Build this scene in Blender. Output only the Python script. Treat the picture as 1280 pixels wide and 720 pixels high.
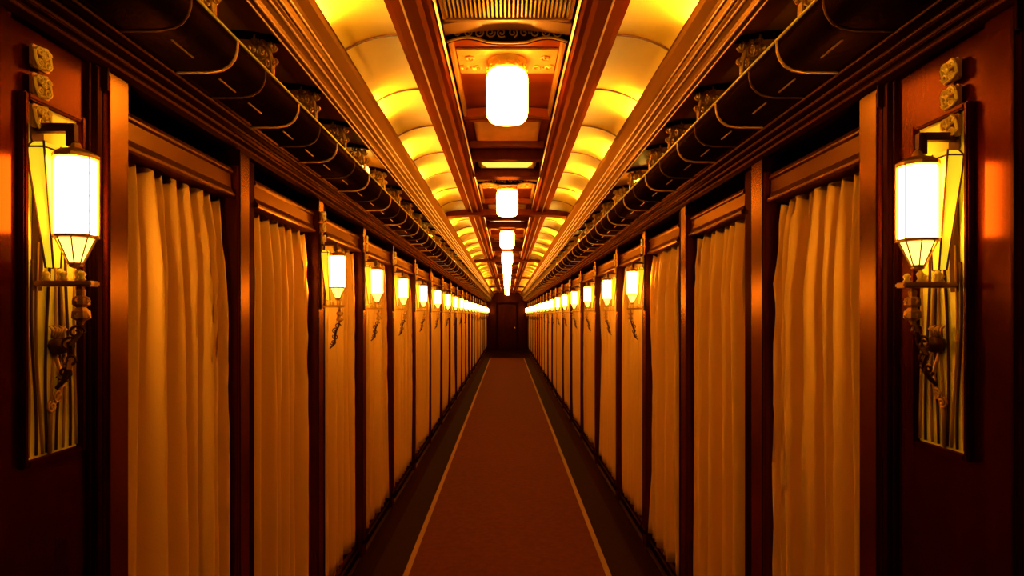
import bpy, bmesh, math, random
from mathutils import Vector, Matrix
random.seed(7)
PI = math.pi
sc = bpy.context.scene
COL = sc.collection
for o in list(bpy.data.objects): bpy.data.objects.remove(o)

# ------------------------------------------------------------------ camera, world, exposure
E = 1.6                       # eye height; heights below are often written relative to it
F = 760.0                     # focal length in pixels of the 1280 px frame
cam_d = bpy.data.cameras.new('camera'); cam = bpy.data.objects.new('camera', cam_d); COL.objects.link(cam)
cam.location = (0, 0, E); cam.rotation_euler = (PI/2, 0, 0)
cam_d.sensor_width = 36.0; cam_d.lens = F/1280*36.0
cam_d.shift_x = (640-634)/1280; cam_d.shift_y = (394-360)/1280
cam_d.clip_start = 0.02; cam_d.clip_end = 100
sc.camera = cam
w = bpy.data.worlds.new('world'); sc.world = w; w.use_nodes = True
w.node_tree.nodes['Background'].inputs['Color'].default_value = (1.0, 0.30, 0.06, 1)
w.node_tree.nodes['Background'].inputs['Strength'].default_value = 0.0
sc.view_settings.view_transform = 'Standard'; sc.view_settings.look = 'None'
sc.view_settings.gamma = 1.0; sc.view_settings.use_curve_mapping = False
sc.view_settings.exposure = 0.0
LAMP_COL = (1.0, 0.50, 0.055)
PENDANT_S, SCONCE_S, COVE_S = 31.0, 80.0, 330.0
Y0, Y1 = -1.6, 28.5           # corridor from behind the camera to the end wall

# ------------------------------------------------------------------ materials
MATS = {}
def mat(name, col, rough=0.5, metal=0.0, coat=0.0, emit=None, es=0.0, bump=0.0, bscale=40, var=0.0, vscale=(6,6,6), sheen=0.0, spec=0.5, stint=(1, 0.5, 0.25)):
    m = bpy.data.materials.new(name); m.use_nodes = True; nt = m.node_tree
    b = nt.nodes['Principled BSDF']
    b.inputs['Base Color'].default_value = (*col, 1); b.inputs['Roughness'].default_value = rough
    b.inputs['Metallic'].default_value = metal; b.inputs['Coat Weight'].default_value = coat
    b.inputs['Coat Roughness'].default_value = 0.12
    b.inputs['Specular IOR Level'].default_value = spec
    b.inputs['Specular Tint'].default_value = (*stint, 1); b.inputs['Coat Tint'].default_value = (1, 1, 1, 1)
    if sheen: b.inputs['Sheen Weight'].default_value = sheen
    if emit:
        b.inputs['Emission Color'].default_value = (*emit, 1); b.inputs['Emission Strength'].default_value = es
    if var or bump:
        tc = nt.nodes.new('ShaderNodeTexCoord'); mp = nt.nodes.new('ShaderNodeMapping')
        mp.inputs['Scale'].default_value = vscale
        nt.links.new(tc.outputs['Object'], mp.inputs['Vector'])
    if var:
        n = nt.nodes.new('ShaderNodeTexNoise'); n.inputs['Scale'].default_value = 1.0; n.inputs['Detail'].default_value = 5
        nt.links.new(mp.outputs['Vector'], n.inputs['Vector'])
        r = nt.nodes.new('ShaderNodeValToRGB')
        r.color_ramp.elements[0].position = 0.3; r.color_ramp.elements[1].position = 0.7
        r.color_ramp.elements[0].color = (*[c*(1-var) for c in col], 1)
        r.color_ramp.elements[1].color = (*[min(1, c*(1+var)) for c in col], 1)
        nt.links.new(n.outputs['Fac'], r.inputs['Fac']); nt.links.new(r.outputs['Color'], b.inputs['Base Color'])
    if bump:
        n2 = nt.nodes.new('ShaderNodeTexNoise'); n2.inputs['Scale'].default_value = bscale; n2.inputs['Detail'].default_value = 3
        nt.links.new(tc.outputs['Object'], n2.inputs['Vector'])
        bp = nt.nodes.new('ShaderNodeBump'); bp.inputs['Strength'].default_value = bump; bp.inputs['Distance'].default_value = 0.004
        nt.links.new(n2.outputs['Fac'], bp.inputs['Height']); nt.links.new(bp.outputs['Normal'], b.inputs['Normal'])
    MATS[name] = m; return m
def wood(name, col, gloss, rough=0.28, lo=0.10, hi=0.5, var=0.35, vscale=(14, 14, 1.2), bump=0.0, bscale=60):
    """varnished timber: coloured body under a tinted varnish that gets stronger at grazing angles"""
    m = bpy.data.materials.new(name); m.use_nodes = True; nt = m.node_tree; nt.nodes.clear()
    N = nt.nodes.new; L = nt.links.new
    out = N('ShaderNodeOutputMaterial'); mix = N('ShaderNodeMixShader'); d = N('ShaderNodeBsdfDiffuse'); g = N('ShaderNodeBsdfGlossy')
    g.inputs['Color'].default_value = (*gloss, 1); g.inputs['Roughness'].default_value = rough
    tc = N('ShaderNodeTexCoord'); mp = N('ShaderNodeMapping'); mp.inputs['Scale'].default_value = vscale
    n = N('ShaderNodeTexNoise'); n.inputs['Scale'].default_value = 1.0; n.inputs['Detail'].default_value = 5
    rp = N('ShaderNodeValToRGB'); rp.color_ramp.elements[0].position = .3; rp.color_ramp.elements[1].position = .7
    rp.color_ramp.elements[0].color = (*[c*(1-var) for c in col], 1); rp.color_ramp.elements[1].color = (*[c*(1+var) for c in col], 1)
    L(tc.outputs['Object'], mp.inputs['Vector']); L(mp.outputs['Vector'], n.inputs['Vector']); L(n.outputs['Fac'], rp.inputs['Fac']); L(rp.outputs['Color'], d.inputs['Color'])
    lw = N('ShaderNodeLayerWeight'); lw.inputs['Blend'].default_value = .35
    mr = N('ShaderNodeMapRange'); mr.inputs['To Min'].default_value = lo; mr.inputs['To Max'].default_value = hi
    L(lw.outputs['Facing'], mr.inputs['Value']); L(mr.outputs['Result'], mix.inputs['Fac'])
    if bump:
        n2 = N('ShaderNodeTexNoise'); n2.inputs['Scale'].default_value = bscale; bp = N('ShaderNodeBump'); bp.inputs['Strength'].default_value = bump; bp.inputs['Distance'].default_value = .004
        L(tc.outputs['Object'], n2.inputs['Vector']); L(n2.outputs['Fac'], bp.inputs['Height']); L(bp.outputs['Normal'], g.inputs['Normal']); L(bp.outputs['Normal'], d.inputs['Normal'])
    L(d.outputs[0], mix.inputs[1]); L(g.outputs[0], mix.inputs[2]); L(mix.outputs[0], out.inputs['Surface'])
    MATS[name] = m; return m
mahog   = wood('mahogany', (0.016, 0.0008, 0.0002), (0.50, 0.10, 0.02), 0.22, 0.02, 0.15)
pilw    = wood('pilaster_wood', (0.030, 0.0020, 0.0004), (0.90, 0.33, 0.055), 0.23, 0.04, 0.36)
mahogL  = wood('mahogany_beam', (0.060, 0.005, 0.0006), (0.50, 0.12, 0.02), 0.28, 0.05, 0.25, vscale=(16, 1.2, 14))
cornw   = wood('cornice_wood', (0.030, 0.0032, 0.0005), (0.70, 0.27, 0.045), 0.30, 0.03, 0.20, vscale=(16, 1.2, 14))
darkw   = wood('dark_wood', (0.007, 0.0009, 0.0003), (0.25, 0.055, 0.012), 0.32, 0.01, 0.14, vscale=(14, 2, 14))
lintelw = wood('lintel_wood', (0.050, 0.007, 0.0010), (0.75, 0.28, 0.05), 0.32, 0.04, 0.26, vscale=(14, 1.5, 14))
ceilw   = wood('ceiling_veneer', (0.18, 0.022, 0.002), (0.9, 0.36, 0.05), 0.30, 0.06, 0.35, vscale=(3, 9, 9))
leather = wood('rack_leather', (0.005, 0.0012, 0.0006), (0.20, 0.05, 0.01), 0.40, 0.02, 0.14, bump=.3)
floorm  = wood('floor_boards', (0.008, 0.002, 0.0007), (0.3, 0.09, 0.02), 0.4, 0.01, 0.12, vscale=(14, 1, 1))
soffw   = mat('soffit_veneer', (0.75, 0.28, 0.05), 0.4, var=0.3, vscale=(6, 3, 6))
goldw   = mat('gilded_wood', (0.55, 0.24, 0.05), 0.38, metal=0.35, coat=0.2)
brass   = mat('brass', (1.0, 0.70, 0.12), 0.36, metal=0.3, bump=0.15, bscale=90)
brassD  = mat('aged_brass', (0.50, 0.25, 0.05), 0.40, metal=0.7, bump=0.5, bscale=70)
bronze  = mat('dark_bronze', (0.06, 0.018, 0.005), 0.42, metal=0.6)
vaultm  = mat('vault_enamel', (0.96, 0.54, 0.045), 0.30, var=0.10, vscale=(5, 3, 5))
ribm    = mat('vault_rib', (0.16, 0.05, 0.01), 0.5)
plaster = mat('medallion_gilt', (0.60, 0.32, 0.07), 0.42, metal=0.4, bump=0.8, bscale=45)
carpetm = mat('carpet', (0.125, 0.022, 0.003), 0.95, bump=0.8, bscale=220, var=0.18, vscale=(25, 25, 25), spec=0.1)
borderm = mat('carpet_border', (0.026, 0.006, 0.002), 0.95, bump=0.5, bscale=220, spec=0.05)
stripem = mat('carpet_stripe', (0.36, 0.17, 0.05), 0.9, bump=0.5, bscale=220, spec=0.1)
curtm   = mat('curtain_cloth', (0.74, 0.385, 0.085), 0.85, bump=0.25, bscale=300, spec=0.1)
panelg  = mat('etched_glass', (0.88, 0.78, 0.12), 0.38, metal=0.3, bump=0.3, bscale=25)
glowm   = mat('lantern_glass', (0.9, 0.7, 0.4), 0.4, emit=LAMP_COL, es=SCONCE_S)
pendm   = mat('pendant_glass', (0.9, 0.7, 0.4), 0.4, emit=LAMP_COL, es=PENDANT_S)
conem   = mat('lantern_cone_glass', (0.9, 0.7, 0.4), 0.4, emit=(1.0, 0.60, 0.10), es=3.2)
yellowm = mat('amber_glass', (0.85, 0.65, 0.1), 0.35, emit=(1.0, 0.74, 0.02), es=0.75)
covem   = mat('cove_tube', (0.9, 0.7, 0.4), 0.4, emit=(1.0, 0.62, 0.13), es=COVE_S)
rackm   = mat('rack_lamp_glass', (0.9, 0.7, 0.4), 0.4, emit=(1.0, 0.55, 0.05), es=9.0)
lensm   = mat('flush_lens', (0.8, 0.6, 0.2), 0.4, emit=(1.0, 0.60, 0.07), es=1.4)

# ------------------------------------------------------------------ mesh helpers
def mesh_obj(name, bm, m, parent=None, loc=None, smooth=False):
    me = bpy.data.meshes.new(name)
    bmesh.ops.recalc_face_normals(bm, faces=bm.faces)
    bm.to_mesh(me); bm.free()
    if smooth:
        for p in me.polygons: p.use_smooth = True
    if m: me.materials.append(m)
    o = bpy.data.objects.new(name, me); COL.objects.link(o)
    if parent: o.parent = parent
    if loc: o.location = loc
    return o
def box(bm, x0, x1, y0, y1, z0, z1, bev=0.0):
    r = bmesh.ops.create_cube(bm, size=1.0)
    vs = r['verts']
    for v in vs:
        v.co = Vector(((x0+x1)/2 + v.co.x*abs(x1-x0), (y0+y1)/2 + v.co.y*abs(y1-y0), (z0+z1)/2 + v.co.z*abs(z1-z0)))
    if bev:
        es = list({e for v in vs for e in v.link_edges})
        bmesh.ops.bevel(bm, geom=es, offset=bev, segments=2, affect='EDGES')
def extrude_y(bm, prof, y0, y1, closed=True):
    a = [bm.verts.new((x, y0, z)) for x, z in prof]; b = [bm.verts.new((x, y1, z)) for x, z in prof]
    n = len(prof)
    for i in range(n if closed else n-1):
        j = (i+1) % n
        bm.faces.new((a[i], a[j], b[j], b[i]))
    if closed:
        bm.faces.new(a); bm.faces.new(b[::-1])
def extrude_ax(bm, poly, origin, u, v, nrm, t):
    """polygon in (u,v) plane at origin, thickness t along nrm"""
    o = Vector(origin); u = Vector(u); v = Vector(v); nrm = Vector(nrm)
    a = [bm.verts.new(o+u*p+v*q) for p, q in poly]; b = [bm.verts.new(o+u*p+v*q+nrm*t) for p, q in poly]
    n = len(poly)
    for i in range(n):
        j = (i+1) % n; bm.faces.new((a[i], a[j], b[j], b[i]))
    bm.faces.new(a); bm.faces.new(b[::-1])
def tube(bm, pts, r, seg=6, closed=False):
    pts = [Vector(p) for p in pts]; n = len(pts); rings = []
    prev = None
    for i, p in enumerate(pts):
        if closed: t = pts[(i+1) % n]-pts[i-1]
        else: t = pts[min(i+1, n-1)]-pts[max(i-1, 0)]
        t.normalize()
        if prev is None:
            a = Vector((0, 0, 1)) if abs(t.z) < 0.9 else Vector((1, 0, 0))
            nn = t.cross(a).normalized()
        else:
            nn = (prev - t*prev.dot(t)).normalized()
        prev = nn; bb = t.cross(nn)
        rr = r[i] if isinstance(r, (list, tuple)) else r
        rings.append([bm.verts.new(p+(nn*math.cos(2*PI*k/seg)+bb*math.sin(2*PI*k/seg))*rr) for k in range(seg)])
    for i in range(n if closed else n-1):
        A, B = rings[i], rings[(i+1) % n]
        for k in range(seg):
            bm.faces.new((A[k], A[(k+1) % seg], B[(k+1) % seg], B[k]))
    if not closed:
        bm.faces.new(rings[0][::-1]); bm.faces.new(rings[-1])
def lathe(bm, prof, c=(0, 0, 0), seg=20, rot=0.0, flute=0.0):
    rings = []
    for r, z in prof:
        rings.append([bm.verts.new((c[0]+(r*(1+(flute if k % 2 else 0)))*math.cos(2*PI*k/seg+rot), c[1]+(r*(1+(flute if k % 2 else 0)))*math.sin(2*PI*k/seg+rot), c[2]+z)) for k in range(seg)])
    for A, B in zip(rings, rings[1:]):
        for k in range(seg): bm.faces.new((A[k], A[(k+1) % seg], B[(k+1) % seg], B[k]))
    bm.faces.new(rings[0][::-1]); bm.faces.new(rings[-1])
def spiral(c, u, v, r0, r1, turns, a0=0.0, n=14):
    c = Vector(c); u = Vector(u); v = Vector(v)
    return [c+(u*math.cos(a0+turns*2*PI*i/n)+v*math.sin(a0+turns*2*PI*i/n))*(r0+(r1-r0)*i/n) for i in range(n+1)]
def struct(name, bm, m, parent=None):
    o = mesh_obj(name, bm, m, parent)
    if not parent: o['kind'] = 'structure'
    return o
TN = [0]
def trim(bm, m):
    TN[0] += 1; return struct('trim_%d' % TN[0], bm, m)
def empty(name, loc=(0, 0, 0), rz=0.0):
    o = bpy.data.objects.new(name, None); COL.objects.link(o); o.empty_display_size = 0.05
    o.location = loc; o.rotation_euler = (0, 0, rz); return o
def tag(o, label, cat, group=None):
    o['label'] = label; o['category'] = cat
    if group: o['group'] = group
    return o
def copy_tree(root, loc, rz, label=None, group=None):
    r = root.copy(); COL.objects.link(r); r.location = loc; r.rotation_euler = (0, 0, rz)
    if label: r['label'] = label
    if group: r['group'] = group
    for ch in list(root.children):
        c = ch.copy(); COL.objects.link(c); c.parent = r
        for g in list(ch.children):
            d = g.copy(); COL.objects.link(d); d.parent = c
    return r
ORD = ['first', 'second', 'third', 'fourth', 'fifth', 'sixth', 'seventh', 'eighth', 'ninth', 'tenth', 'eleventh', 'twelfth', 'thirteenth',
       'fourteenth', 'fifteenth', 'sixteenth', 'seventeenth', 'eighteenth', 'nineteenth', 'twentieth', 'twenty-first', 'twenty-second', 'twenty-third',
       'twenty-fourth', 'twenty-fifth', 'twenty-sixth', 'twenty-seventh', 'twenty-eighth']

# ------------------------------------------------------------------ setting: shell
bm = bmesh.new(); box(bm, -1.2, 1.2, Y0, Y1+.2, -0.08, 0.0); struct('floor', bm, floorm)
for s, nm in ((-1, 'left'), (1, 'right')):
    bm = bmesh.new(); box(bm, s*1.10, s*1.20, Y0, Y1, 0.0, 2.9); struct('wall_'+nm, bm, darkw)
    bm = bmesh.new()
    extrude_y(bm, [(s*x, z) for x, z in [(1.099, 0.001), (.985, 0.001), (.985, .085), (1.0, .10), (1.099, .10)]], Y0+.01, Y1-.01)
    struct('baseboard_'+nm, bm, darkw)
    bm = bmesh.new(); box(bm, s*.975, s*.984, Y0+.01, Y1-.02, .055, .062); box(bm, s*.955, s*.974, Y0+.01, Y1-.02, .001, .012)
    trim(bm, bronze)
bm = bmesh.new(); box(bm, -1.2, 1.2, Y0-.1, Y0-.001, 0, 2.9); struct('wall_back', bm, mahog)
bm = bmesh.new(); box(bm, -1.2, 1.2, Y1, Y1+.1, 0, 2.9); struct('wall_end', bm, mahog)
# end-wall door
bm = bmesh.new(); box(bm, -.40, .40, Y1-.05, Y1-.002, .0, 2.05, .006)
for x0, x1 in ((-.33, -.04), (.04, .33)):
    box(bm, x0, x1, Y1-.065, Y1-.045, 1.15, 1.95, .01); box(bm, x0, x1, Y1-.065, Y1-.045, .15, 1.0, .01)
d = struct('door_1', bm, mahog)
bm = bmesh.new(); lathe(bm, [(.012, 0), (.022, .02), (.028, .04), (.018, .06)], seg=12)
for v in bm.verts: v.co = Vector((.35+v.co.x, Y1-.05-v.co.z, 1.02+v.co.y))
mesh_obj('door_knob', bm, brass, d)
bm = bmesh.new()
for s in (-1, 1): box(bm, s*.42, s*.52, Y1-.08, Y1-.002, 0, 2.10)
box(bm, -.52, .52, Y1-.08, Y1-.002, 2.10, 2.20)
trim(bm, darkw)

# ceiling: central slab (above the beams) and roof over everything
bm = bmesh.new(); box(bm, -1.2, 1.2, Y0, Y1, E+1.30, E+1.36); struct('ceiling', bm, darkw)
bm = bmesh.new(); box(bm, -.30, .30, Y0, Y1, E+1.16, E+1.20); trim(bm, ceilw)

# ------------------------------------------------------------------ ceiling mouldings
for s in (-1, 1):
    # long beam between the vault and the central coffers
    bm = bmesh.new()
    extrude_y(bm, [(s*x, E+z) for x, z in [(.40, 1.13), (.412, 1.05), (.405, 1.035), (.385, 1.03), (.30, 1.03), (.28, 1.024), (.262, 1.03), (.255, 1.05), (.25, 1.16), (.30, 1.159), (.35, 1.15)]], Y0, Y1-.003)
    trim(bm, mahogL)
    bm = bmesh.new()
    extrude_y(bm, [(s*x, E+z) for x, z in [(.249, 1.056), (.243, 1.062), (.243, 1.072), (.249, 1.078)]], Y0, Y1-.004)
    extrude_y(bm, [(s*x, E+z) for x, z in [(.345, 1.0295), (.345, 1.026), (.352, 1.026), (.352, 1.0295)]], Y0, Y1-.004)
    trim(bm, goldw)
    # vault (coved ceiling bay)
    prof = []
    n = 12
    for i in range(n+1):
        a = PI/2*i/n
        prof.append((.405+.300*math.cos(a), E+.885+.195*math.sin(a)))
    outer = [(x+.01, z+.02) for x, z in prof][::-1]
    bm = bmesh.new(); extrude_y(bm, [(s*x, z) for x, z in prof+outer], Y0, Y1-.003)
    o = trim(bm, vaultm)
    for p in o.data.polygons: p.use_smooth = abs(p.normal.y) < .5
    o.data.set_sharp_from_angle(angle=.6) if hasattr(o.data, 'set_sharp_from_angle') else None
    # thin ribs across the vault
    y = 0.65
    while y < Y1-.5:
        bm = bmesh.new()
        inner = [(x-.006*math.cos(PI/2*i/n)-.0005, z-.006*math.sin(PI/2*i/n)-.0005) for i, (x, z) in enumerate(prof)]
        pr = inner + [(x-.0005, z-.0005) for x, z in prof][::-1]
        extrude_y(bm, [(s*x, z) for x, z in pr], y, y+.007)
        trim(bm, ribm)
        y += .56
    # cornice: stepped wood mouldings with gilt beads
    bm = bmesh.new()
    P = [(.60, .975), (.606, .960), (.628, .935), (.634, .925), (.640, .927), (.648, .905), (.655, .907), (.660, .897), (.662, .885), (.668, .887), (.680, .868), (.684, .858), (.690, .860), (.70, .850), (.708, .852), (.712, .880), (.70, .884), (.645, .935), (.615, .985), (.60, .985)]
    extrude_y(bm, [(s*x, E+z) for x, z in P], Y0, Y1-.003); trim(bm, cornw)
    bm = bmesh.new()
    for (x, z) in [(.637, .924), (.651, .904), (.665, .883), (.687, .857), (.702, .849)]:
        extrude_y(bm, [(s*(x+.004*math.cos(a)), E+z+.004*math.sin(a)) for a in [k*PI/3 for k in range(6)]], Y0, Y1-.004)
    trim(bm, goldw)
    # soffit over the luggage rack
    bm = bmesh.new()
    extrude_y(bm, [(s*x, E+z) for x, z in [(.713, .868), (.80, .885), (1.0, .90), (1.10, .82), (1.10, .88), (1.0, .925), (.80, .905), (.713, .885)]], Y0, Y1-.003)
    trim(bm, soffw)
    # crown moulding of the side wall, sweeping up under the rack
    bm = bmesh.new()
    P = [(1.10, .585), (.955, .585), (.945, .595), (.942, .607), (.932, .610), (.930, .622), (.918, .628), (.914, .640), (.900, .645), (.890, .655), (.880, .66), (.880, .69), (1.10, .69)]
    extrude_y(bm, [(s*x, E+z) for x, z in P], Y0, Y1-.003); trim(bm, darkw)
    bm = bmesh.new()
    for x, z in ((.944, .600), (.930, .616), (.914, .634), (.893, .650)):
        extrude_y(bm, [(s*(x+.0035*math.cos(a)), E+z+.0035*math.sin(a)) for a in [k*PI/3 for k in range(6)]], Y0, Y1-.004)
    trim(bm, lintelw)

# cross beams over the whole ceiling
for y in (6.07, 11.35, 16.6, 21.8, 26.2):
    bm = bmesh.new()
    extrude_y(bm, [(x, E+z) for x, z in [(-.66, .93), (-.63, .985), (-.40, 1.0), (.40, 1.0), (.63, .985), (.66, .93), (.66, .90), (.70, .96), (.62, 1.03), (.40, 1.06), (-.40, 1.06), (-.62, 1.03), (-.70, .96), (-.66, .90)]], y, y+.13)
    trim(bm, mahogL)

# ------------------------------------------------------------------ carpet
c = empty('carpet_runner', (0, -1.4, 0)); tag(c, 'long rust-red carpet runner down the middle of the floor', 'carpet')
bm = bmesh.new(); box(bm, -.83, .83, 0, 23.9, .001, .010, .003); mesh_obj('carpet_edge', bm, borderm, c)
bm = bmesh.new(); box(bm, -.60, .60, 0, 23.9, .0105, .014, .001); mesh_obj('carpet_field', bm, carpetm, c)
for s in (-1, 1):
    bm = bmesh.new(); box(bm, s*.602, s*.636, 0, 23.9, .0105, .015, .001); o = mesh_obj('border_stripe', bm, stripem, c); o['label'] = 'narrow pale border stripe'

# ------------------------------------------------------------------ pilasters, wall panelling, lintels, curtains
PL = {-1: [(1.08, 1.17, 0), (1.44, 1.53, 0), (2.15, 2.34, 1), (3.05, 3.25, 1), (3.99, 4.20, 1), (5.02, 5.22, 1), (6.22, 6.44, 1)],
       1: [(1.13, 1.215, 0), (1.55, 1.645, 0), (2.25, 2.49, 1), (3.22, 3.44, 1), (4.16, 4.38, 1), (5.22, 5.44, 1), (6.50, 6.72, 1)]}
for s in (-1, 1):
    y = PL[s][-1][0]
    while y + 1.30 < Y1-.6:
        y += 1.30; PL[s].append((y, y+.22, 1))
def pilaster(s, y0, y1, step):
    bm = bmesh.new()
    ym = y0+(y1-y0)*.5 if step else y1
    box(bm, s*.95, s*1.10, y0, ym, .0, E+.585, .006)
    trim(bm, mahog if y0 < 1.2 else pilw)  # nearest pilasters take the darker wood to tone down their bright reflection
    bm = bmesh.new()
    if step: box(bm, s*.972, s*1.10, ym+.0005, y1, .0, E+.584, .004)
    for k in range(1):
        box(bm, s*.9475, s*.9495, y0+.008, y0+.013, .12, E+.57)
    # capital block
    box(bm, s*.942, s*1.10, y0-.006, y0-.0005, E+.53, E+.585)
    box(bm, s*.935, s*.9495, y0-.006, ym+.004, .10, .13)
    trim(bm, darkw)
def curtain(s, y0, y1, label, n):
    L = y1-y0; bm = bmesh.new()
    top, bot = E+.405, .115
    NU, NV = n*14, 26
    ph = random.uniform(0, 6); warp = [random.uniform(-.35, .35) for _ in range(n+2)]
    amps = [random.uniform(.7, 1.25) for _ in range(n+2)]
    rows = []
    for j in range(NV+1):
        v = j/NV
        row = []
        for i in range(NU+1):
            u = i/NU
            k = u*n; k0 = int(k); fr = k-k0
            wv = warp[k0]*(1-fr)+warp[k0+1]*fr
            am = amps[k0]*(1-fr)+amps[k0+1]*fr
            drift = .35*math.sin(2.2*u*PI+ph)*v
            a = 2*PI*(k+wv*min(1, v*1.6)+drift*.6)
            pinch = .6+.4*min(1, v*7)
            fold = 2.0*abs(math.cos(a/2))**2.4-.95
            dx = .047*am*pinch*(fold+.16*math.sin(2*a+1.1*v+ph)+.18*math.sin(a*.5+3*v)+.10*math.sin(3*a+2*ph+2*v))
            far_in = random.uniform(.05, .10)*L*(1-min(1, v*1.15)**.7)   # gathered at the heading, spreading to the jamb
            near_in = .010*L*(1-v)
            yy = y0+near_in+(L-far_in-near_in)*u + .006*math.cos(a)*am
            zz = top-(top-bot)*v
            if j == 0: zz += .012*math.sin(a)-.004
            if j == NV: zz += .005*math.sin(a*1.0+.5)
            row.append(bm.verts.new((s*(1.022-dx), yy, zz)))
        rows.append(row)
    for A, B in zip(rows, rows[1:]):
        for i in range(NU): bm.faces.new((A[i], A[i+1], B[i+1], B[i]))
    o = mesh_obj('curtain', bm, curtm, None, smooth=True)
    sm = o.modifiers.new('thick', 'SOLIDIFY'); sm.thickness = .003; sm.offset = 0
    tag(o, label, 'curtain', 'pleated curtains along the %s wall' % ('left' if s < 0 else 'right'))
    return o
for s in (-1, 1):
    side = 'left' if s < 0 else 'right'
    P = PL[s]
    for (a, b, st) in P: pilaster(s, a, b, st)
    # panelled wall bay that carries the glass panel, and panelling from there back
    bm = bmesh.new(); box(bm, s*.97, s*1.10, P[0][1]+.0005, P[1][0]-.007, 0, E+.583)
    trim(bm, mahog)
    bm = bmesh.new()
    box(bm, s*.952, s*.9695, P[1][0]-.030, P[1][0]-.008, 0.11, E+.583, .003)
    box(bm, s*.960, s*.9695, P[1][0]-.045, P[1][0]-.034, 0.11, E+.583, .002)
    trim(bm, darkw)
    bm = bmesh.new(); box(bm, s*.99, s*1.10, Y0+.01, P[0][0]-.007, 0, E+.583); trim(bm, darkw)
    for k in range(1, len(P)):
        a = P[k][1]; b = P[k+1][0] if k+1 < len(P) else Y1-.01
        # lintel over the curtain
        bm = bmesh.new()
        extrude_y(bm, [(s*x, E+z) for x, z in [(1.10, .415), (.962, .415), (.958, .420), (.958, .428), (.966, .434), (.972, .450), (.974, .497), (.966, .502), (.966, .508), (.972, .520), (.985, .527), (1.10, .527)]], a+.0005, b-.007)
        trim(bm, lintelw)
        bm = bmesh.new()
        lab = 'cream pleated floor-length curtain in the %s bay from the camera, %s wall' % (ORD[k-1], side)
        n = max(4, int(round((b-a)/ (.076 if k < 2 else .105))))
        curtain(s, a+.012, b-.02, lab, n)
        bm.free()
# ------------------------------------------------------------------ etched glass panels beside the first bay
def scroll_plaque(bm, c, size, n, ux=(0, 1, 0)):
    c = Vector(c); u = Vector(ux); v = Vector((0, 0, 1)); nn = Vector((n, 0, 0)); h = size/2
    tube(bm, [c+u*(h*.92*math.cos(a)*(1.15 if k % 2 else .95))+v*(h*.92*math.sin(a)*(1.15 if k % 2 else .95))+nn*.004 for k, a in enumerate([PI/8+i*PI/4 for i in range(8)])], .0035, 5, True)
    for qu, qv in ((-1, -1), (1, -1), (-1, 1), (1, 1)):
        tube(bm, spiral(c+u*h*.45*qu+v*h*.45*qv+nn*.006, u*qu, v*qv, h*.42, h*.08, 1.3, 0), .0028, 5)
    tube(bm, spiral(c+nn*.008, u, v, h*.25, h*.05, 1.4), .003, 5)
def wall_panel(s, y0, y1):
    rt = empty('etched_glass_panel', (s*.9698, (y0+y1)/2, E+.07), 0)
    side = 'left' if s < 0 else 'right'
    tag(rt, 'tall framed glass panel with gilt reeds behind the near sconce on the %s wall' % side, 'wall panel', 'framed reed panels on the near walls')
    h0, h1 = -.375, .375; w2 = (y1-y0)/2
    X = lambda x: -s*x      # towards the aisle
    bm = bmesh.new()
    for a, b, c0, d0 in ((-w2, -w2+.012, h0, h1), (w2-.012, w2, h0, h1), (-w2+.012, w2-.012, h0, h0+.012), (-w2+.012, w2-.012, h1-.012, h1)):
        box(bm, X(.0005), X(.018), a, b, c0, d0, .003)
    mesh_obj('frame', bm, mahog, rt)
    bm = bmesh.new(); box(bm, X(.001), X(.004), -w2+.0125, w2-.0125, h0+.0125, h1-.0125); mesh_obj('glass', bm, panelg, rt)
    rnd = random.Random(4)
    for k in range(9):
        ya = -w2+.022+(2*w2-.044)*k/8; yb = ya+rnd.uniform(-.012, .012)
        zt = rnd.uniform(.02, .17) if k % 3 else rnd.uniform(.1, .2)
        bm = bmesh.new(); N = 12
        pts = []
        for i in range(N+1):
            t = i/N
            pts.append((X(.0065), max(-w2+.015, min(w2-.015, ya+(yb-ya)*t+.006*math.sin(t*5+k))), h0+.018+(zt-h0-.018)*t))
        tube(bm, pts, .0028, 6); mesh_obj('reed', bm, bronze if k % 2 else brassD, rt, smooth=True)
    # raised flower head and bent branch
    bm = bmesh.new()
    lathe(bm, [(.004, -.018), (.014, -.014), (.019, 0), (.016, .012), (.006, .018)], (X(.022), 0.0, -.135), 12, flute=.12); mesh_obj('seed_head', bm, bronze, rt, smooth=True)
    bm = bmesh.new()
    for q in range(5): tube(bm, [(X(.016), -.014+.007*q, -.118), (X(.022), -.018+.009*q, -.100+.003*(q % 2)), (X(.014), -.02+.010*q, -.092)], [.002, .0035, .001], 5)
    mesh_obj('petal_crown', bm, brassD, rt, smooth=True)
    bm = bmesh.new()
    tube(bm, [(X(.012), .0, -.150), (X(.014), .012, -.19), (X(.014), .02, -.215), (X(.014), .005, -.245), (X(.012), -.012, -.27), (X(.012), -.015, -.36)], .004, 6)
    for k, (yy, zz) in enumerate(((.02, -.215), (.005, -.245), (-.012, -.262), (.03, -.19))):
        tube(bm, spiral((X(.015), yy, zz), (0, 1, 0), (0, 0, 1), .014, .003, 1.3, k), .0026, 5)
    mesh_obj('branch', bm, brassD, rt, smooth=True)
wall_panel(-1, 1.20, 1.375); wall_panel(1, 1.258, 1.435)

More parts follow.
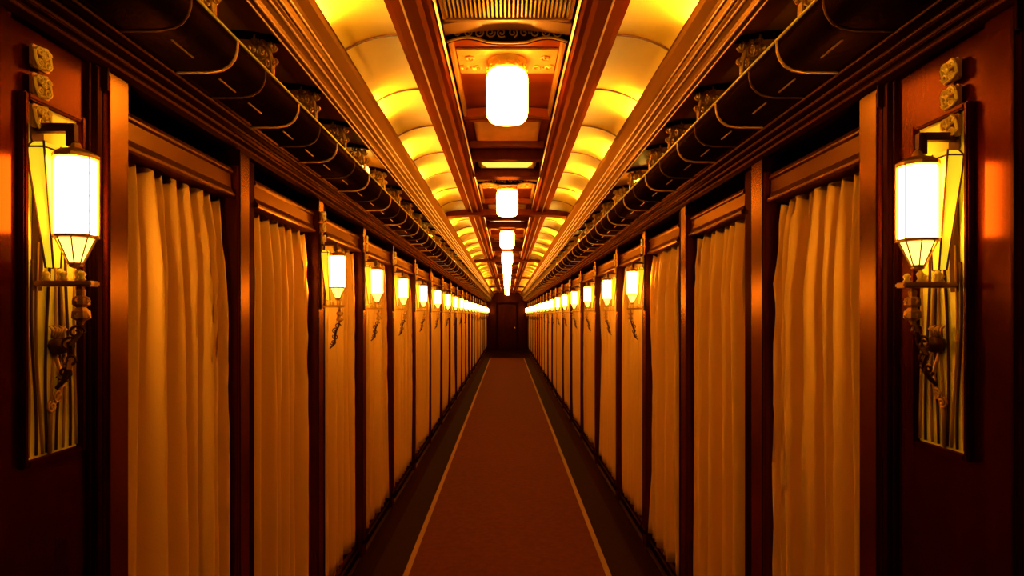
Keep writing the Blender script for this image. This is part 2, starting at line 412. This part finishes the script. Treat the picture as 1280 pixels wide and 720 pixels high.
# ------------------------------------------------------------------ wall sconces (local +x = into the aisle, origin on the wall at eye level)
def make_sconce():
    rt = empty('wall_sconce')
    bm = bmesh.new()   # backplate
    extrude_ax(bm, [(-.010, .05), (.010, .05), (.014, .10), (.010, .34), (.016, .36), (.016, .44), (-.016, .44), (-.016, .36), (-.010, .34), (-.014, .10)], (.001, 0, 0), (0, 1, 0), (0, 0, 1), (1, 0, 0), .006)
    box(bm, .006, .075, -.010, .010, .375, .392, .002)   # arm
    box(bm, .068, .086, -.008, .008, .345, .392, .002)
    mesh_obj('backplate', bm, bronze, rt)
    for z in (.525, .468, .405):
        bm = bmesh.new()
        q = .047
        extrude_ax(bm, [(-.5*q, -.4*q), (-.4*q, -.5*q), (.4*q, -.5*q), (.5*q, -.4*q), (.5*q, .4*q), (.4*q, .5*q), (-.4*q, .5*q), (-.5*q, .4*q)], (.0075, 0, z), (0, 1, 0), (0, 0, 1), (1, 0, 0), .006)
        pq = mesh_obj('filigree_plaque', bm, brassD, rt)
        bm = bmesh.new(); scroll_plaque(bm, (.0138, 0, z), .046, 1)
        mesh_obj('scroll_relief', bm, brass, pq)
    cx = .085
    bm = bmesh.new(); lathe(bm, [(.030, .163), (.0365, .166), (.0365, .318), (.030, .321)], (cx, 0, 0), 8, PI/8)
    mesh_obj('lantern_glass', bm, glowm, rt)
    bm = bmesh.new(); lathe(bm, [(.010, .106), (.033, .158)], (cx, 0, 0), 8, PI/8); mesh_obj('lantern_cone', bm, conem, rt)
    fr = bmesh.new()
    lathe(fr, [(.034, .319), (.042, .320), (.042, .328), (.030, .336), (.012, .342), (.008, .352), (.003, .357)], (cx, 0, 0), 8, PI/8)
    lathe(fr, [(.036, .157), (.042, .158), (.042, .164), (.036, .165)], (cx, 0, 0), 8, PI/8)
    lathe(fr, [(.004, .096), (.013, .100), (.013, .107), (.008, .110)], (cx, 0, 0), 8, PI/8)
    for k in (0, 3, 4, 7):
        a = PI/8+k*PI/4
        tube(fr, [(cx+.0405*math.cos(a), .0405*math.sin(a), .160), (cx+.0405*math.cos(a), .0405*math.sin(a), .324)], .0018, 4)
    for k in range(8):
        a = PI/8+k*PI/4
        tube(fr, [(cx+.0375*math.cos(a), .0375*math.sin(a), .160), (cx+.013*math.cos(a), .013*math.sin(a), .104)], .0015, 4)
    mesh_obj('lantern_frame', fr, brassD, rt)
    # amber side shade between lantern and wall, narrowing downwards
    bm = bmesh.new()
    rows = []
    for z, xa, xb, hy in ((.098, .030, .046, .009), (.30, .010, .044, .027), (.338, .0085, .043, .030), (.350, .014, .036, .022)):
        rows.append([bm.verts.new(p) for p in ((xa, -hy, z), (xb, -hy, z), (xb, hy, z), (xa, hy, z))])
    for A, B in zip(rows, rows[1:]):
        for k in range(4): bm.faces.new((A[k], A[(k+1) % 4], B[(k+1) % 4], B[k]))
    bm.faces.new(rows[0][::-1]); bm.faces.new(rows[-1])
    mesh_obj('amber_shade', bm, yellowm, rt)
    bm = bmesh.new()
    for sy in (-1, 1):
        for xs in (0, 1):
            tube(bm, [((.030, .046)[xs], .0095*sy, .096), ((.010, .044)[xs], .0275*sy, .30), ((.0085, .043)[xs], .0305*sy, .338), ((.014, .036)[xs], .0225*sy, .351)], .0021, 5)
        tube(bm, [(.0085, .0305*sy, .338), (.043, .0305*sy, .338)], .002, 4)
    for xs in (.0085, .043): tube(bm, [(xs, -.0305, .338), (xs, .0305, .338)], .002, 4)
    mesh_obj('shade_frame', bm, bronze, rt)
    # ornaments standing on the shelf
    bm = bmesh.new()
    for k, x in enumerate((.030, .048, .066, .085, .103)):
        h = .026 if k % 2 else .020
        lathe(bm, [(.004, .070), (.008, .073), (.005, .078), (.008, .070+h*.7), (.003, .070+h)], (x, (.008 if k % 2 else -.008), 0), 8)
    mesh_obj('shelf_finial', bm, brass, rt, smooth=True)
    bm = bmesh.new(); box(bm, .008, .125, -.016, .016, .059, .070, .003); mesh_obj('shelf', bm, brassD, rt)
    # pendant drop under the shelf
    bm = bmesh.new()
    px = .096
    lathe(bm, [(.003, .058), (.007, .050), (.006, .040), (.012, .036), (.013, .022), (.007, .016), (.013, .008), (.014, -.006), (.006, -.012), (.003, -.02)], (px, 0, 0), 8, flute=.25)
    for k in range(4):
        a = k*PI/2
        tube(bm, spiral((px+.010*math.cos(a), .010*math.sin(a), .028), (math.cos(a), math.sin(a), 0), (0, 0, 1), .008, .002, 1.3), .002, 4)
        tube(bm, spiral((px+.010*math.cos(a), .010*math.sin(a), .0), (math.cos(a), math.sin(a), 0), (0, 0, -1), .008, .002, 1.3), .002, 4)
    mesh_obj('pendant_drop', bm, brassD, rt)
    # twisted scroll bracket
    bm = bmesh.new()
    tube(bm, [(.094, 0, -.012), (.090, .006, -.035), (.078, -.006, -.06), (.070, .006, -.085), (.072, -.004, -.11), (.060, 0, -.135), (.045, 0, -.15)], [.003, .005, .006, .006, .006, .005, .004], 6)
    for k, (x, z) in enumerate(((.086, -.035), (.072, -.06), (.074, -.09), (.062, -.118))):
        tube(bm, spiral((x, 0, z), (1, .3, 0), (0, 0, 1), .015, .003, 1.3, k*1.2), .003, 5)
    mesh_obj('scroll_bracket', bm, bronze, rt)
    return rt
G = {-1: 'lantern sconces along the left wall', 1: 'lantern sconces along the right wall'}
proto = make_sconce(); proto.location = (-.9695, 1.247, E)
tag(proto, 'large lit lantern sconce nearest the camera on the left, over the reed panel', 'wall lamp', G[-1])
copy_tree(proto, (.9695, 1.31, E), PI, 'large lit lantern sconce nearest the camera on the right, over the reed panel', G[1])
for s in (-1, 1):
    side = 'left' if s < 0 else 'right'
    start = 3 if s < 0 else 4
    for j, (a, b, st) in enumerate(PL[s][start:]):
        lab = '%s lit lantern sconce past the near reed panel, on a pilaster of the %s wall' % (ORD[j], side)
        r = copy_tree(proto, (s*.9495, a+.05, E-.02), 0 if s < 0 else PI, lab, G[s])

# ------------------------------------------------------------------ luggage racks
RX = [(.955, .655), (.88, .655), (.80, .656), (.768, .662), (.748, .674), (.735, .692), (.729, .712), (.728, .735)]
def rack(s):
    side = 'left' if s < 0 else 'right'
    rt = empty('luggage_rack', (s*.95, 0, E+.66)); tag(rt, 'long dark rounded luggage rack with brass hoops along the %s wall' % side, 'luggage rack', 'luggage racks')
    ox, oz = s*.95, E+.66
    T = lambda x, z: (s*x-ox, E+z-oz)
    RXs = []
    for i in range(len(RX)-1):
        for t in (0, .5): RXs.append((RX[i][0]*(1-t)+RX[i+1][0]*t, RX[i][1]*(1-t)+RX[i+1][1]*t))
    RXs.append(RX[-1])
    bm = bmesh.new(); inner = [(x+.012 if x < .86 else x, z+(.012 if x > .76 else .006)) for x, z in RX]
    prof = [T(max(x, 0), z+.0035) for x, z in RX] + [T(x, z+.004) for x, z in inner[::-1]]
    extrude_y(bm, prof, Y0+.01, Y1-.01)
    mesh_obj('rack_shell', bm, leather, rt, smooth=True)
    bm = bmesh.new(); tube(bm, [(*T(.728, .742)[:1], Y0+.02, T(.728, .742)[1]), (T(.728, .742)[0], Y1-.02, T(.728, .742)[1])], .0045, 6); mesh_obj('rail', bm, brass, rt, smooth=True)
    # hoops
    def hoop_mesh(r):
        bm = bmesh.new(); pts = []
        for x, z in RXs[1:]: pts.append((T(x, z-.001)[0], 0, T(x, z-.001)[1]))
        pts.append((T(.728, .745)[0], 0, T(.728, .745)[1]))
        tube(bm, pts, r, 6); return bm
    hA = None
    ys = [.62, .86, 1.10, 1.40, 1.64, 1.83, 2.12, 2.36, 2.60]
    while ys[-1] < 27.6: ys.append(ys[-1]+.30)
    for k, y in enumerate(ys):
        if hA is None: hA = mesh_obj('hoop', hoop_mesh(.0042), brassD, rt, (0, y, 0), smooth=True); hB = mesh_obj('hoop', hoop_mesh(.003), bronze, rt, (0, ys[1], 0), smooth=True); continue
        if k == 1: continue
        o = (hA if k % 2 == 0 else hB).copy(); COL.objects.link(o); o.parent = rt; o.location = (0, y, 0)
    for k in range(40):
        bm = bmesh.new(); y = ys[k]
        x, z = T(.800, .656); box(bm, x-.002, x+.002, y+.05, y+.15, z-.001, z+.002)
        if k == 0: st = mesh_obj('inlay_strip', bm, brassD, rt); 
        else:
            bm.free(); o = st.copy(); COL.objects.link(o); o.parent = rt; o.location = (0, y-ys[0], 0)
    # ornamental brackets up to the soffit
    bm = bmesh.new()
    c = lambda x, y, z: (T(x, z)[0], y, T(x, z)[1])
    S = Vector((s, 0, 0)); Z = Vector((0, 0, 1)); Yv = Vector((0, 1, 0))
    tube(bm, [c(.732, 0, .745), c(.735, 0, .79), c(.745, 0, .83), c(.770, 0, .872)], [.006, .008, .007, .005], 6)
    for k, (x, z, r) in enumerate(((.750, .785, .020), (.768, .825, .026), (.785, .860, .020), (.735, .838, .017), (.80, .83, .018), (.728, .79, .014), (.775, .785, .015))):
        tube(bm, spiral(c(x, 0, z), S, Z, r, .003, 1.5, k*1.1), .0042, 5)
        tube(bm, spiral(c(x, 0, z), Yv, Z, r*.85, .003, 1.4, k*.7), .0036, 5)
    brm = mesh_obj('bracket', bm, brassD, rt, (0, ys[1]-.02, 0), smooth=False)
    yb = [1.14, 1.52, 1.90, 2.33, 2.75, 3.13]
    while yb[-1] < 27.3: yb.append(yb[-1]+.5)
    for y in yb:
        o = brm.copy(); COL.objects.link(o); o.parent = rt; o.location = (0, y, 0)
    # dark ribs on the soffit over each bracket (setting)
    for y in [.84]+yb:
        b2 = bmesh.new(); extrude_y(b2, [(s*x, E+z) for x, z in [(.714, .8665), (.80, .883), (1.0, .898), (1.0, .880), (.80, .866), (.714, .852)]], y-.012, y+.012)
        trim(b2, darkw)
rack(-1); rack(1)

# ------------------------------------------------------------------ cove lamps behind the cornice
cv = [.15, 1.05, 1.95, 2.97, 3.78, 4.42, 5.2]
y = 6.75
while y < Y1-.6:
    if all(abs(y-q) > .3 for q in (6.13, 11.4, 16.66, 21.86, 26.26)): cv.append(y)
    y += .93
first = None
for s in (-1, 1):
    side = 'left' if s < 0 else 'right'
    for k, y in enumerate(cv):
        lab = '%s glowing cove lamp above the %s cornice, counted from the camera' % (ORD[k], side)
        if first is None:
            rt = empty('cove_lamp', (s*.634, y, E+.990)); tag(rt, lab, 'cove lamp', 'cove lamps')
            bm = bmesh.new(); tube(bm, [(0, -.15, 0), (0, .15, 0)], .007, 8); mesh_obj('tube', bm, covem, rt, smooth=True)
            bm = bmesh.new()
            for q in (-.155, .155): tube(bm, [(0, q-.006, 0), (0, q+.006, 0)], .009, 8)
            mesh_obj('lamp_holder', bm, brassD, rt, smooth=True)
            first = rt
        else: copy_tree(first, (s*.634, y, E+.990), 0, lab)

# ------------------------------------------------------------------ pendant ceiling lamps, flush lenses, coffers
LY = [2.76+2.62*k for k in range(-1, 10)]
rt = empty('ceiling_lamp', (0, LY[1], E+1.16))
bm = bmesh.new(); lathe(bm, [(.045, -.285), (.078, -.278), (.090, -.262), (.095, -.235), (.095, -.09), (.090, -.07), (.080, -.058)], (0, 0, 0), 32); mesh_obj('lamp_shade', bm, pendm, rt, smooth=True)
bm = bmesh.new(); lathe(bm, [(.082, -.060), (.088, -.057), (.088, -.045), (.080, -.040), (.080, -.030), (.086, -.027), (.086, -.012), (.100, -.008), (.105, -.0005)], (0, 0, 0), 32); mesh_obj('lamp_collar', bm, brass, rt, smooth=True)
bm = bmesh.new()
for k in range(12):
    a = 2*PI*k/12; u = Vector((-math.sin(a), math.cos(a), 0))
    tube(bm, spiral(Vector((.091*math.cos(a), .091*math.sin(a), -.045)), u, (0, 0, 1), .016, .003, 1.3, 0, 10), .0025, 4)
mesh_obj('filigree_band', bm, brass, rt)
names = ['largest, nearest barrel-shaped lit ceiling lamp in the middle of the ceiling']
tag(rt, names[0], 'ceiling lamp', 'barrel lamps down the ceiling')
protoL = rt
for k, y in enumerate(LY):
    if k == 1: continue
    lab = 'barrel-shaped lit ceiling lamp just above and behind the camera' if k == 0 else '%s barrel-shaped lit lamp along the ceiling, counted from the camera' % ORD[k-1]
    copy_tree(protoL, (0, y, E+1.16), 0, lab)
def arch_bar(bm, y0, y1, zc, rise, th, x=.2425, n=10):
    pr = [(-x+2*x*i/n, E+zc-rise*(1-(1-(2*i/n-1)**2))) for i in range(n+1)]
    extrude_y(bm, pr+[(p, z+th) for p, z in pr[::-1]], y0, y1)
protoF = None
for k, ly in enumerate(LY):
    # panel ribs either side of the lamp
    bm = bmesh.new()
    if k == 0: bm.free(); continue
    b2 = bmesh.new(); arch_bar(b2, ly-.47, ly-.38, 1.115, .02, .045); trim(b2, goldw)
    arch_bar(bm, ly+.62, ly+.67, 1.115, .015, .045)
    arch_bar(bm, ly+.72, ly+.76, 1.120, .005, .04)
    arch_bar(bm, ly+1.27, ly+1.31, 1.120, .005, .04)
    trim(bm, ceilw)
    bm = bmesh.new()
    box(bm, -.242, .242, ly+1.38, ly+1.46, 2.66, 2.755, .004); box(bm, -.242, .242, ly+1.80, ly+1.92, 2.64, 2.755, .004)
    trim(bm, mahogL)
    # recessed field between ribs
    bm = bmesh.new(); box(bm, -.20, .20, ly+.79, ly+1.24, E+1.145, E+1.159, .004); trim(bm, soffw)
    bm = bmesh.new()
    for s in (-1, 1): box(bm, s*.225, s*.240, ly-.36, ly+.61, E+1.10, E+1.159, .003)
    trim(bm, goldw)
    # medallion band under the lamp
    bm = bmesh.new(); box(bm, -.222, .222, ly-.13, ly+.13, E+1.1605-.012, E+1.1598, .003)
    for sx in (-1, 1):
        for q in range(3):
            tube(bm, spiral((sx*(.14+.03*q), ly+(-.05 if q % 2 else .05), E+1.145), (sx, 0, 0), (0, 1, 0), .026, .004, 1.5, q), .005, 5)
    trim(bm, plaster)
    # carved valance hanging in front of each lamp bay
    bm = bmesh.new(); N = 24; up = []; lo = []
    for i in range(N+1):
        t = -1+2*i/N
        z = 1.085 - .028*math.exp(-(abs(t)-1)**2*14) - .020*math.cos(t*PI)*(1 if abs(t) < .5 else .0) + .0
        z = 1.075+.018*math.sin(abs(t)*PI*1.5-PI/2)*(1 if abs(t) > .33 else 0)-(.018 if abs(t) <= .33 else 0)*math.cos(t/.33*PI/2)*.2
        lo.append((.2425*t, E+z)); up.append((.2425*t, E+1.158))
    extrude_y(bm, lo+up[::-1], ly-.36, ly-.345)
    trim(bm, darkw)
    bm = bmesh.new(); tube(bm, [(x*.98, ly-.362, z+.003) for x, z in lo], .0045, 6)
    for i in range(10):
        x = -.2+.4*i/9; tube(bm, spiral((x, ly-.3615, E+1.115), (1 if x > 0 else -1, 0, 0), (0, 0, 1), .020, .004, 1.4, i), .003, 4)
    trim(bm, plaster)
    # flush lens light
    if k > 0:
        lab = '%s shallow flush ceiling light between two cross ribs, counted from the camera' % ORD[max(k-1, 0)] if k else 'shallow flush ceiling light just in front of the camera, above the frame'
        if protoF is None:
            r = empty('flush_light', (0, ly+1.63, E+1.16)); tag(r, lab, 'ceiling light', 'flush ceiling lights')
            bm = bmesh.new()
            extrude_y(bm, [(x, z) for x, z in [(-.185, -.04), (-.15, -.065), (.15, -.065), (.185, -.04), (.17, -.03), (-.17, -.03)]], -.12, .12); mesh_obj('lens', bm, lensm, r)
            bm = bmesh.new()
            for a, b in ((-.15, -.122), (.122, .15)): box(bm, -.20, .20, a, b, -.065, -.0005, .004)
            for sx in (-1, 1): box(bm, sx*.19, sx*.21, -.12, .12, -.06, -.0005, .003)
            mesh_obj('lens_frame', bm, brassD, r)
            protoF = r
        else: copy_tree(protoF, (0, ly+1.63, E+1.16), 0, lab)
# little glass lamps standing on the racks under the soffit
first = None
for s in (-1, 1):
    side = 'left' if s < 0 else 'right'
    for k in range(9):
        y = (1.27 if k == 0 else .50+2.95*k+(0 if s < 0 else .35))  # first on each side is added, out of view, to brighten the soffit
        lab = '%s small cream glass lamp on top of the %s luggage rack, counted from the camera, an unseen added one being first' % (ORD[k], side)
        loc = (s*.835, y, E+.6725)
        if first is None:
            r = empty('rack_lamp', loc); tag(r, lab, 'lamp', 'small lamps on the luggage racks')
            bm = bmesh.new(); lathe(bm, [(.030, 0), (.030, .008), (.012, .014), (.008, .080), (.014, .088), (.030, .094)], seg=14); mesh_obj('base', bm, brass, r, smooth=True)
            bm = bmesh.new(); lathe(bm, [(.034, .0945), (.046, .104), (.052, .125), (.052, .155), (.044, .170)], seg=14); mesh_obj('glass_shade', bm, rackm, r, smooth=True)
            bm = bmesh.new(); lathe(bm, [(.046, .1702), (.040, .177), (.014, .182), (.004, .187)], seg=14)
            for q in range(8):
                a = q*PI/4; tube(bm, spiral((.040*math.cos(a), .040*math.sin(a), .168), (-math.sin(a), math.cos(a), 0), (0, 0, 1), .010, .003, 1.2), .002, 4)
            mesh_obj('cap', bm, brass, r)
            first = r
        else: copy_tree(first, loc, 0, lab)
# ventilation grille at the top of the picture
r = empty('ventilation_grille', (0, 2.02, E+1.16)); tag(r, 'slatted brass ventilation grille in the ceiling at the top edge of the picture', 'vent')
bm = bmesh.new()
for i in range(30):
    x = -.222+.444*i/29
    box(bm, x-.0035, x+.0035, -.26, .24, -.055, -.035)
mesh_obj('slat_panel', bm, brass, r)
bm = bmesh.new(); box(bm, -.235, .235, -.285, -.262, -.06, -.0005, .003); box(bm, -.235, .235, .242, .262, -.06, -.0005, .003)
for sx in (-1, 1): box(bm, sx*.228, sx*.240, -.26, .24, -.06, -.0005)
mesh_obj('grille_frame', bm, goldw, r)
